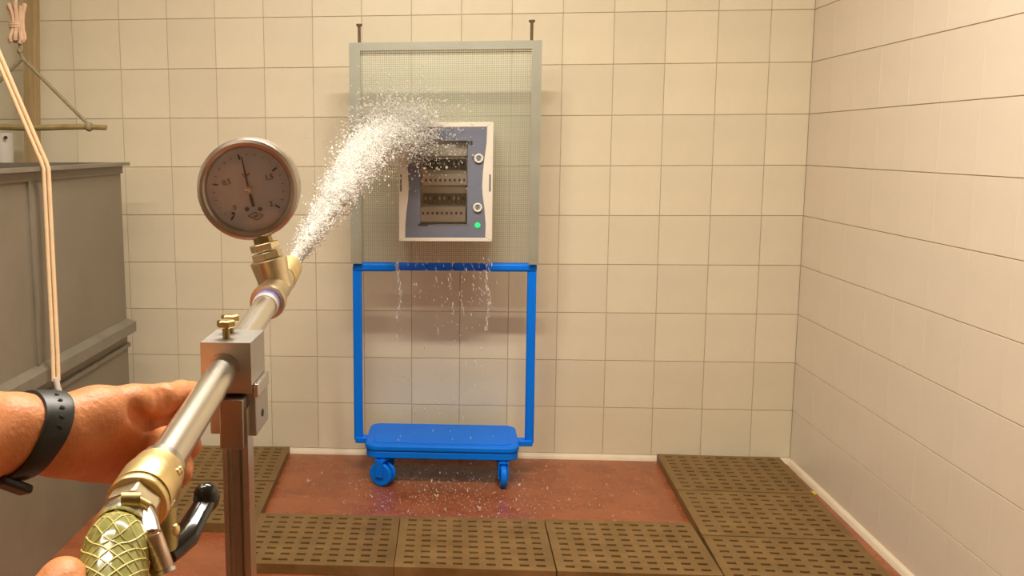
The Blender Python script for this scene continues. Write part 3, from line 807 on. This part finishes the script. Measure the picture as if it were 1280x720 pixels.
for fx, fy in ((283, 424), (288, 411)):
    q = at(fx, fy, .672 if fy > 415 else .694); q[2] = bzT
    wb = MB(); wb.cyl(q, q+V(0,0,.008), .0029, n=12); wb.lathe(q+V(0,0,.008), V(0,0,1), [(0,.0055),(.001,.007),(.005,.007),(.006,.0055)], 6); wb.build('clamp_bolt', 'brass_dark', sd)
# yoke below the block
yb = at(300, 546, .66)[2]
gap = .003
xr0, xr1 = at(303, 500, .66)[0], at(319, 500, .66)[0]
MB().box((xr0, .662, yb), (xr1, .706, bzB+.002)).build('yoke_plate', 'alu_block', sd, bev=.0008)
xl0, xl1 = at(262, 530, .66)[0], at(275, 530, .66)[0]
MB().box((xl0, .662, yb+.001), (xl1, .706, bzB-.0002)).build('yoke_plate', 'alu_block', sd, bev=.0008)
MB().box((xl1, .668, yb+.012), (xr0, .704, bzB-.001)).build('yoke_bridge', 'steel_dark', sd, bev=.0006)
MB().box((xr1-.001, .659, bzB-.004), (xr1+.0025, .700, bzB+.006)).build('edge_tab', 'steel', sd, bev=.0005)
MB().lathe(V(xr1, .684, yb+.012), V(1,0,0), [(0,.003),(.0006,.003)], 14).build('screw_hole', 'mark_dark', sd)
# socket and post
s0_, s1_ = at(274, 530, .645)[0], at(304, 530, .645)[0]
zs1, zs0 = at(285, 500, .645)[2], at(285, 562, .645)[2]
MB().box((s0_, .645, zs0), (s1_, .667, zs1)).build('socket', 'steel_dark', sd, bev=.001)
xa, xb = at(279, 600, .65)[0], at(311, 600, .65)[0]
ya, yb2 = .650, .668
po = MB()
po.box((xa, ya, .012), (xa+.0035, yb2, zs0+.03)); po.box((xb-.004, ya, .012), (xb, yb2, zs0+.03)); po.box((xa+.0035, ya+.006, .012), (xb-.004, yb2, zs0+.03))
po.build('post', 'steel', sd, smooth=False)
MB().box((xa+.0065, ya+.001, .012), (xb-.007, ya+.0055, zs0)).build('post_slide', 'steel_dark', sd, smooth=False)
xm = (xa+xb)/2; ym = (ya+yb2)/2
for k in range(3):
    an = math.radians(90+120*k)
    MB().sweep([V(xm, ym, .10), V(xm+.05*math.cos(an), ym+.05*math.sin(an), .09), V(xm+.30*math.cos(an), ym+.30*math.sin(an), .0085)], .009, 10).build('leg', 'steel_dark', sd)
MB().cyl(V(xm, ym, .06), V(xm, ym, .13), .02, n=16).build('leg_hub', 'steel_dark', sd)

# ------------------------------------------------------------------ person: hands as continuous skins from distance fields
def sdf_cone(P, a, b, ra, rb):
    ab = b-a; L2 = ab@ab + 1e-12
    t = np.clip(((P-a)@ab)/L2, 0, 1)
    return np.linalg.norm(P - (a + t[..., None]*ab), axis=-1) - (ra + t*(rb-ra))
def smin(a, b, k):
    h = np.clip(.5 + .5*(b-a)/k, 0, 1)
    return b*(1-h) + a*h - k*h*(1-h)
def nets(f, lo, hi, hstep):
    lo = np.array(lo); hi = np.array(hi); n = np.ceil((hi-lo)/hstep).astype(int)+1
    ax = [lo[i] + hstep*np.arange(n[i]) for i in range(3)]
    G = np.stack(np.meshgrid(*ax, indexing='ij'), -1)
    Gc = G[::4, ::4, ::4]; Fc = f(Gc.reshape(-1, 3)).reshape(Gc.shape[:3])          # coarse pass, then only a band near the skin
    Fv = np.repeat(np.repeat(np.repeat(Fc, 4, 0), 4, 1), 4, 2)[:n[0], :n[1], :n[2]].copy()
    band = np.abs(Fv) < hstep*9
    Fv[band] = f(G[band])
    ins = Fv < 0
    sh = tuple(n-1); pos = np.zeros(sh+(3,)); cnt = np.zeros(sh)
    offs = [(i,j,k) for i in (0,1) for j in (0,1) for k in (0,1)]
    sl = lambda o: tuple(slice(o[i], o[i]+n[i]-1) for i in range(3))
    for a_ in offs:
        for d_ in range(3):
            if a_[d_]: continue
            b_ = list(a_); b_[d_] = 1
            fa, fb = Fv[sl(a_)], Fv[sl(b_)]
            cr = (fa < 0) != (fb < 0)
            t = np.where(cr, fa/np.where(cr, fa-fb, 1), 0)
            p = np.zeros(sh+(3,)); p += np.array(a_); p[..., d_] += t
            pos += np.where(cr[..., None], p, 0); cnt += cr
    mk = cnt > 0; idx = -np.ones(sh, int); idx[mk] = np.arange(mk.sum())
    ijk = np.argwhere(mk)
    vs = lo + hstep*(ijk + pos[mk]/cnt[mk][:, None])
    qs = []
    for d_ in range(3):
        e, g_ = [(1,2),(2,0),(0,1)][d_]
        s0 = [slice(1, n[i]-1) for i in range(3)]; s0[d_] = slice(0, n[d_]-1)
        s1 = list(s0); s1[d_] = slice(1, n[d_])
        A, B = ins[tuple(s0)], ins[tuple(s1)]
        I_ = np.argwhere(A != B)
        if len(I_) == 0: continue
        fl_ = A[tuple(I_.T)]
        I_ = I_ + np.array([0 if i == d_ else 1 for i in range(3)])
        def cell(de, dg):
            c = I_.copy(); c[:, e] -= de; c[:, g_] -= dg; return idx[tuple(c.T)]
        q = np.stack([cell(1,1), cell(0,1), cell(0,0), cell(1,0)], 1)
        q[~fl_] = q[~fl_][:, ::-1]
        qs.append(q)
    return vs, np.concatenate(qs)
def limb_field(groups):
    """groups: list of (k_blend, list of chains); chains blend into the body with k; inside: [(p, r), ...]"""
    def f(P):
        d = None
        for k, chain in groups:
            dd = None
            for (a_, ra), (b_, rb) in zip(chain[:-1], chain[1:]):
                c = sdf_cone(P, np.asarray(a_), np.asarray(b_), ra, rb)
                dd = c if dd is None else smin(dd, c, .004)
            d = dd if d is None else smin(d, dd, k)
        return d
    return f
pe = thing('person', V(-.9, -.2, 0), 'person whose bare forearm and hands hold the lance and hose', 'person')
HS = .028                                         # the whole hand stands this much nearer than first measured
A = lambda x, y, Y: at(x, y, Y-HS)
elbow = V(-.62, .20, 1.02)
wr = A(62, 545, .560)
left = [
    (.01,  [(elbow, .044), (A(-160, 555, .46), .041), (A(-40, 545, .525), .0290), (A(20, 544, .545), .0255), (wr, .0225), (A(85, 545, .570), .0225)]),
    (.015, [(A(70, 540, .564), .018), (A(120, 532, .585), .0195), (A(160, 546, .602), .0160), (A(178, 552, .606), .0125)]),
    (.012, [(A(75, 552, .566), .017), (A(120, 556, .590), .0185), (A(165, 565, .612), .0160), (A(184, 570, .618), .0130)]),
    (.012, [(A(75, 560, .572), .015), (A(120, 570, .600), .0160), (A(165, 580, .630), .0140), (A(180, 584, .638), .0120)]),
    (.012, [(A(78, 560, .580), .013), (A(120, 572, .615), .0140), (A(160, 582, .650), .0120), (A(172, 586, .660), .0110)]),
    # thumb: thenar mass, then phalanges up behind the pipe
    (.014, [(A(92, 528, .568), .013), (A(128, 512, .586), .0145), (A(166, 505, .602), .0130), (A(188, 502, .612), .0116)]),
    (.005, [(A(184, 503, .611), .0116), (A(205, 498, .622), .0106), (at(228, 495, .6140), .0106), (at(240, 494, .6275), .0095), (at(248, 494, .6350), .0086)]),
    # web between thumb and index
    (.012, [(A(130, 524, .596), .0100), (A(156, 528, .606), .0070)]),
    (.004, [(A(168, 530, .606), .0095), (A(200, 527, .616), .0090), (A(234, 522, .634), .0085)]),
    # index finger
    (.005, [(A(178, 554, .607), .0118), (at(204, 553, .5720), .0108), (at(222, 553, .5640), .0104), (at(232, 557, .5620), .0090), (at(236, 557, .5600), .0078)]),
    # middle, ring, little finger wrap under the pipe
    (.005, [(A(182, 571, .618), .0120), (at(204, 574, .5660), .0104), (at(220, 577, .5385), .0098), (at(223, 584, .5285), .0090), (at(224, 592, .5160), .0080)]),
    (.005, [(A(180, 585, .638), .0114), (A(200, 598, .634), .0100), (A(208, 614, .604), .0090), (A(200, 620, .570), .0080), (A(196, 620, .556), .0072)]),
    (.005, [(A(172, 587, .660), .0100), (A(190, 602, .650), .0090), (A(198, 616, .624), .0080), (A(190, 622, .596), .0070)]),
]
left = [(k_, [(p_, r_*.962) for p_, r_ in ch]) for k_, ch in left]
ff = limb_field(left)
# knuckle creases and soft relief on the hand
def skin_at(x, y, dpt=.0008):
    for Y in np.arange(.5, .68, .0008):
        if ff(A(x, y, Y)[None])[0] < 0: return A(x, y, Y + dpt)
    return A(x, y, .61)
CREASE = [skin_at(x, y, q_) for x, y, q_ in ((168, 516, .0), (176, 525, .002), (187, 531, .0040), (200, 532, .005), (212, 528, .0055), (226, 520, .006))]
KNUCKLE = [skin_at(x, y, 0) for x, y in ((193, 488), (198, 498), (198, 510), (194, 521))]
KNUCKLE2 = [skin_at(x, y, 0) for x, y in ((203, 486), (207, 497), (206, 509))]
def left_field(P):
    d = ff(P)
    d = d + .0006*np.sin(P[:,0]*160 + P[:,2]*70)*np.sin(P[:,1]*120 + P[:,2]*90)
    for pl_, rc in ((CREASE, .0046), (KNUCKLE, .0008), (KNUCKLE2, .0006)):
        dc = None
        for a_, b_ in zip(pl_[:-1], pl_[1:]):
            c_ = sdf_cone(P, a_, b_, rc, rc); dc = c_ if dc is None else np.minimum(dc, c_)
        d = -smin(-d, dc, .005)
    for c, rr, dp in ((A(205, 503, .612), .010, .0012), (A(168, 533, .590), .014, -.0004), (A(125, 548, .570), .02, -.0010), (A(140, 565, .580), .016, .0012)):
        d = d + dp*np.exp(-np.sum((P-c)**2, 1)/(2*rr*rr*.25))
    return d
lo, hi = V(-.70, .14, .94), V(-.10, .72, 1.22)
vsA, qA = nets(left_field, lo, hi, .0030)
off = np.array(pe.location)
# project back on the field for a smooth surface
def project(f, vs, it=3, e=.0006):
    vs = vs.copy()
    for _ in range(it):
        f0 = f(vs); g_ = np.stack([(f(vs+np.eye(3)[i]*e)-f0)/e for i in range(3)], 1)
        vs -= (f0/np.maximum(1e-3, np.sum(g_*g_, 1)))[:, None]*g_*.8
    return vs
vsA = project(left_field, vsA)
ha = fastobj('forearm_and_hand', vsA-off, qA, 'skin'); ha.parent = pe
md = ha.modifiers.new('sub', 'SUBSURF'); md.levels = 1; md.render_levels = 1
# right hand on the hose: thumb tip rises into view, fingers around the hose below
H_ = lambda x, y, Y: at(x, y, Y)
right = [
    (.01,  [(V(-.16, .02, .86), .038), (V(-.17, .14, .93), .030), (H_(30, 960, .345), .024), (H_(38, 880, .352), .022)]),
    (.012, [(H_(38, 900, .35), .019), (H_(44, 800, .358), .017), (H_(70, 770, .362), .014)]),
    (.010, [(H_(48, 860, .352), .015), (H_(70, 790, .360), .0128), (H_(76, 752, .366), .0122), (H_(79, 732, .371), .0112), (H_(80, 726, .373), .0104)]),
    (.005, [(H_(95, 800, .372), .0115), (H_(130, 790, .392), .0105), (H_(175, 795, .392), .0098), (H_(195, 800, .372), .0085)]),
    (.005, [(H_(95, 850, .362), .0115), (H_(130, 845, .382), .0105), (H_(180, 850, .380), .0098), (H_(200, 855, .360), .0085)]),
    (.005, [(H_(95, 905, .356), .0110), (H_(132, 900, .372), .0102), (H_(185, 905, .370), .0095), (H_(205, 910, .350), .0082)]),
    (.005, [(H_(95, 960, .350), .0100), (H_(134, 955, .362), .0092), (H_(185, 960, .360), .0085), (H_(205, 965, .342), .0074)]),
]
rf0 = limb_field(right)
hose_line = [(HP[i], HR[i]) for i in range(0, 70, 3)] + [(p_, .0148) for p_ in tail_[::3]]
hose_field = limb_field([(.001, hose_line)])
def rf(P): return np.maximum(rf0(P), -(hose_field(P) + .0006))
vsB, qB = nets(rf, V(-.28, -.04, .80), V(-.06, .44, 1.16), .0040)
vsB = project(rf, vsB)
hbn = fastobj('forearm_and_hand', vsB-off, qB, 'skin'); hbn.parent = pe
md = hbn.modifiers.new('sub', 'SUBSURF'); md.levels = 1; md.render_levels = 1

# wristwatch band fitted to the wrist
wc = A(32, 545, .550); wax = nrm(A(70, 552, .565) - A(-10, 541, .532) )
wax = nrm(wax + V(0, 0, -.27))
wu = nrm(V(0,0,1) - wax*(wax[2])); wvv = np.cross(wax, wu)
if wvv[1] > 0: wvv = -wvv                          # faces the camera
ww = thing('wristwatch', wc, 'black rubber wristwatch strap with oval holes around the bare wrist', 'wristwatch')
def surf(c, dirv, f):
    lo_r, hi_r = 0.0, .09
    for _ in range(26):
        mid = (lo_r+hi_r)/2
        if f((c + dirv*mid)[None])[0] < 0: lo_r = mid
        else: hi_r = mid
    return lo_r
NA = 56; WB = .0078
P_ = []; Qs = []
rows = [(-WB, .0004), (-WB, .0022), (-WB*.7, .0030), (WB*.7, .0030), (WB, .0022), (WB, .0004)]
for k in range(NA):
    an = 2*math.pi*k/NA; dv_ = wu*math.cos(an) + wvv*math.sin(an)
    for t_, h_ in rows:
        c = wc + wax*t_; P_.append(c + dv_*(surf(c, dv_, left_field) + h_))
nr = len(rows)
for k in range(NA):
    j = (k+1) % NA
    for i in range(nr): Qs.append((k*nr+i, k*nr+(i+1) % nr, j*nr+(i+1) % nr, j*nr+i))
MB().add(P_, Qs).build('strap', 'strap', ww, ang=50)
for an_d in (18, 30, 42, 54, 66):
    an = math.radians(an_d); dv_ = wu*math.cos(an) + wvv*math.sin(an)
    c = wc + wax*.002; r_ = surf(c, dv_, left_field)
    tv_ = np.cross(dv_, wax)
    MB().ball(c + dv_*(r_+.0026), .0027, (1.25, .70, .22), 12, axes=(wax, tv_, dv_)).build('strap_hole', 'strap_hole', ww)
for an_d, nm, hh in ((-100, 'watch_case', (.019, .018, .0055)), (158, 'buckle', (.011, .006, .0028))):
    an = math.radians(an_d); dv_ = wu*math.cos(an) + wvv*math.sin(an); r_ = surf(wc, dv_, left_field) - .0004; tv_ = np.cross(dv_, wax)
    MB().obox(wc + dv_*(r_+.003+hh[2]*.8), (wax, tv_, dv_), hh).build(nm, 'black_gloss' if nm == 'watch_case' else 'strap', ww, bev=.002, seg=3)

# ------------------------------------------------------------------ water
OCT = np.array([(1,0,0),(-1,0,0),(0,1,0),(0,-1,0),(0,0,1),(0,0,-1)], float)
OT = np.array([(0,2,4),(2,1,4),(1,3,4),(3,0,4),(2,0,5),(1,2,5),(3,1,5),(0,3,5)])
def drops(name, C_, size, axis, elong, mat, label):
    n = len(C_); axis = axis/np.linalg.norm(axis, axis=1, keepdims=True)
    ref = np.where(np.abs(axis[:, 2:3]) < .9, V(0,0,1)[None], V(1,0,0)[None])
    u = np.cross(axis, ref); u /= np.linalg.norm(u, axis=1, keepdims=True); v = np.cross(u, axis)
    o = OCT[None]                               # n,6,3
    vs = C_[:, None] + size[:, None, None]*(o[..., 0:1]*u[:, None] + o[..., 1:2]*v[:, None] + (o[..., 2:3]*elong[:, None, None])*axis[:, None])
    tr = (OT[None] + 6*np.arange(n)[:, None, None]).reshape(-1, 3)
    ob = fastobj(name, vs.reshape(-1, 3), tr, mat)
    return tag(ob, label, 'water', kind='stuff')
j0 = LP(.006); jd = LT - j0; jl = np.linalg.norm(jd)
def jbend(t):
    t = np.asarray(t); k = np.clip((t-.55)/.45, 0, None)**2
    return lu*(.125*k)[..., None] - lv*(.055*k)[..., None]
nj = 90000
tq = rng.random(nj)
z0i, z1i = 1/ j0[1], 1/ LT[1]
zi_ = z0i + (z1i - z0i)*tq**.72                  # even density along the visible length
tt = ((1/zi_) - j0[1])/(LT[1]-j0[1])
rad = .0062 + .076*tt
g2 = rng.normal(size=(nj, 2))*np.array([.41, .41])
big = rng.random(nj) < .10; g2[big] *= 1.5
lump = 1 + .22*np.sin(tt*23 + g2[:,0]*3) * np.sin(tt*57)
Cj = j0 + jd*tt[:, None] + lu*(g2[:,0]*rad*lump)[:, None] + lv*(g2[:,1]*rad*lump)[:, None]
Cj += jbend(tt)
Cj += jd[None]/jl*rng.normal(size=(nj,1))*.01
Yj = np.maximum(Cj[:,1], .9)
sz = Yj*.00058*np.exp(rng.normal(size=nj)*.35)
dirs = jd/jl + .05*rng.normal(size=(nj, 3))
elj = 1 + 5*rng.random(nj)
Cj[:,1] = np.minimum(Cj[:,1], EY - .003 - sz*elj*1.05 - .004*rng.random(nj))
drops('water_jet', Cj, sz, dirs, elj, 'water', 'white jet of spraying water shooting from the nozzle at the box')
wj = bpy.data.objects['water_jet']
ncr, nk = 120, 40
tc_ = np.linspace(0, .93, ncr); P_ = []
for t_ in tc_:
    for k in range(nk):
        ph = 2*math.pi*k/nk
        rr = (.0058 + .070*t_)*(np.interp(t_, [0, .12, .4, 1], [1.0, .80, .52, .42]) + (.10*math.sin(3*ph + 40*t_) + .08*math.sin(5*ph - 71*t_) + .05*math.sin(9*ph + 133*t_) + .05*rng.normal())*min(1, 6*t_))*(1 if t_ < .7 else max(.05, (1-((t_-.7)/.235)**2)))
        P_.append(j0 + jd*t_ + jbend(t_) + lu*math.cos(ph)*rr + lv*math.sin(ph)*rr)
Qc = np.array([(i*nk+k, i*nk+(k+1) % nk, (i+1)*nk+(k+1) % nk, (i+1)*nk+k) for i in range(ncr-1) for k in range(nk)])
core = fastobj('jet_core', np.array(P_), Qc, 'water'); core.parent = wj; core['kind'] = 'stuff'
# impact splash
ns = 9000
ic = LT + jbend(1.0) + V(0, -.03, .02)
dv3 = rng.normal(size=(ns, 3)); dv3 /= np.linalg.norm(dv3, axis=1, keepdims=True); dv3[:,1] = -np.abs(dv3[:,1])*.8
dist = np.abs(rng.normal(size=ns))*.085 + .01
Cs = ic + dv3*dist[:, None]*np.array([1.15, 1.0, .95]) + V(-.05, 0, .02)
Cs[:,1] = np.minimum(Cs[:,1], EY-.008)
drops('splash_droplets', Cs, .0016*np.exp(rng.normal(size=ns)*.5), dv3 + .3*rng.normal(size=(ns,3)), 1 + 1.6*rng.random(ns), 'water', 'splashing water droplets bursting off the upper corner of the box')
# sparse flying drops
nf = 260
Cf = ic + V(-.06, 0, .03) + rng.normal(size=(nf,3))*np.array([.16, .10, .13]); Cf[:,1] = np.minimum(Cf[:,1], EY-.01)
drops('flying_drops', Cf, .0026*np.exp(rng.normal(size=nf)*.4), rng.normal(size=(nf,3)), 1 + rng.random(nf), 'water', 'scattered single water drops flying off around the splash')
# water running down from the box
Cd = []; sd_ = []; el = []
for X, a0, z_top, z_bot in ((-.222, .004, .875, .63), (.118, .004, .875, .60), (-.02, .004, .87, .62), (-.08, .008, .95, .79), (.06, .010, .95, .70), (-.16, .01, .95, .82), (.02, .01, .9, .66), (.09, .01, .88, .70)):
    thick = a0 == .004 and abs(X) > .1
    n = int((z_top-z_bot)*(420 if thick else 90))
    for k in range(n):
        z = z_top - (z_top-z_bot)*rng.random()**1.2
        Cd.append((X + .006*math.sin(z*31+X*40) + rng.normal()*.0035, 3.485 + rng.normal()*.008, z)); sd_.append(.0013*math.exp(rng.normal()*.3)); el.append(3+5*rng.random())
for k in range(260):
    Cd.append((rng.uniform(-.24, .15), rng.uniform(3.40, 3.50), rng.uniform(.10, .925))); sd_.append(.0013*math.exp(rng.normal()*.4)); el.append(1+5*rng.random())
Cd = np.array(Cd); sd_ = np.array(sd_); el = np.array(el)
Cd[:,2] = np.minimum(Cd[:,2], ez - HHe - .004 - sd_*el)
keep = ~((Cd[:,0] > DX0-.01) & (Cd[:,0] < DX1+.01) & (Cd[:,1] > DY0-.012) & (Cd[:,1] < DY1) & (Cd[:,2] < .171 + sd_*el))
Cd, sd_, el = Cd[keep], sd_[keep], el[keep]
drops('dripping_water', Cd, np.array(sd_), np.tile(V(0,0,1), (len(Cd),1)) + .05*rng.normal(size=(len(Cd),3)), np.array(el), 'water_clear', 'thin streaks of water dripping below the box past the trolley handle')
# splashes on the floor
n2 = 1700
xs_ = rng.normal(.05, .33, n2); ys_ = rng.uniform(3.07, 3.60, n2); hs_ = np.abs(rng.normal(size=n2))*.018 + .0015
near = rng.random(n2) < .25
xs_[near] = rng.uniform(-.2, .17, near.sum()); hs_[near] = np.abs(rng.normal(size=near.sum()))*.045 + .002
ok = (xs_ > -.66) & (xs_ < .80)
for cx_, cy_ in ((-.283, 3.425), (.181, 3.425), (-.286, 3.62), (.181, 3.62)): ok &= (np.hypot(xs_-cx_, ys_-cy_) > .062)
ok &= hs_ < .10
Cf2 = np.stack([xs_, ys_, hs_], 1)[ok]; n2 = len(Cf2)
drops('floor_splashes', Cf2, .00085*np.exp(rng.normal(size=n2)*.5), rng.normal(size=(n2,3))*np.array([.6,.6,1.]) , 1 + 3.5*rng.random(n2), 'water_clear', 'small water drops bouncing up from the wet red floor around the trolley')

# small yellow scrap by the side wall
q = fl(1021, 616, .004)
MB().prism([(-.018,-.014),(.014,-.016),(.019,.006),(.003,.018),(-.016,.011)], V(min(q[0], WX-.045), q[1], .0005), V(1,0,0), V(0,1,0), V(0,0,1), 0.0, .006).build('yellow_scrap', 'yellow', bev=.001)
o = bpy.data.objects['yellow_scrap']; tag(o, 'small yellow scrap lying at the foot of the side wall', 'scrap')
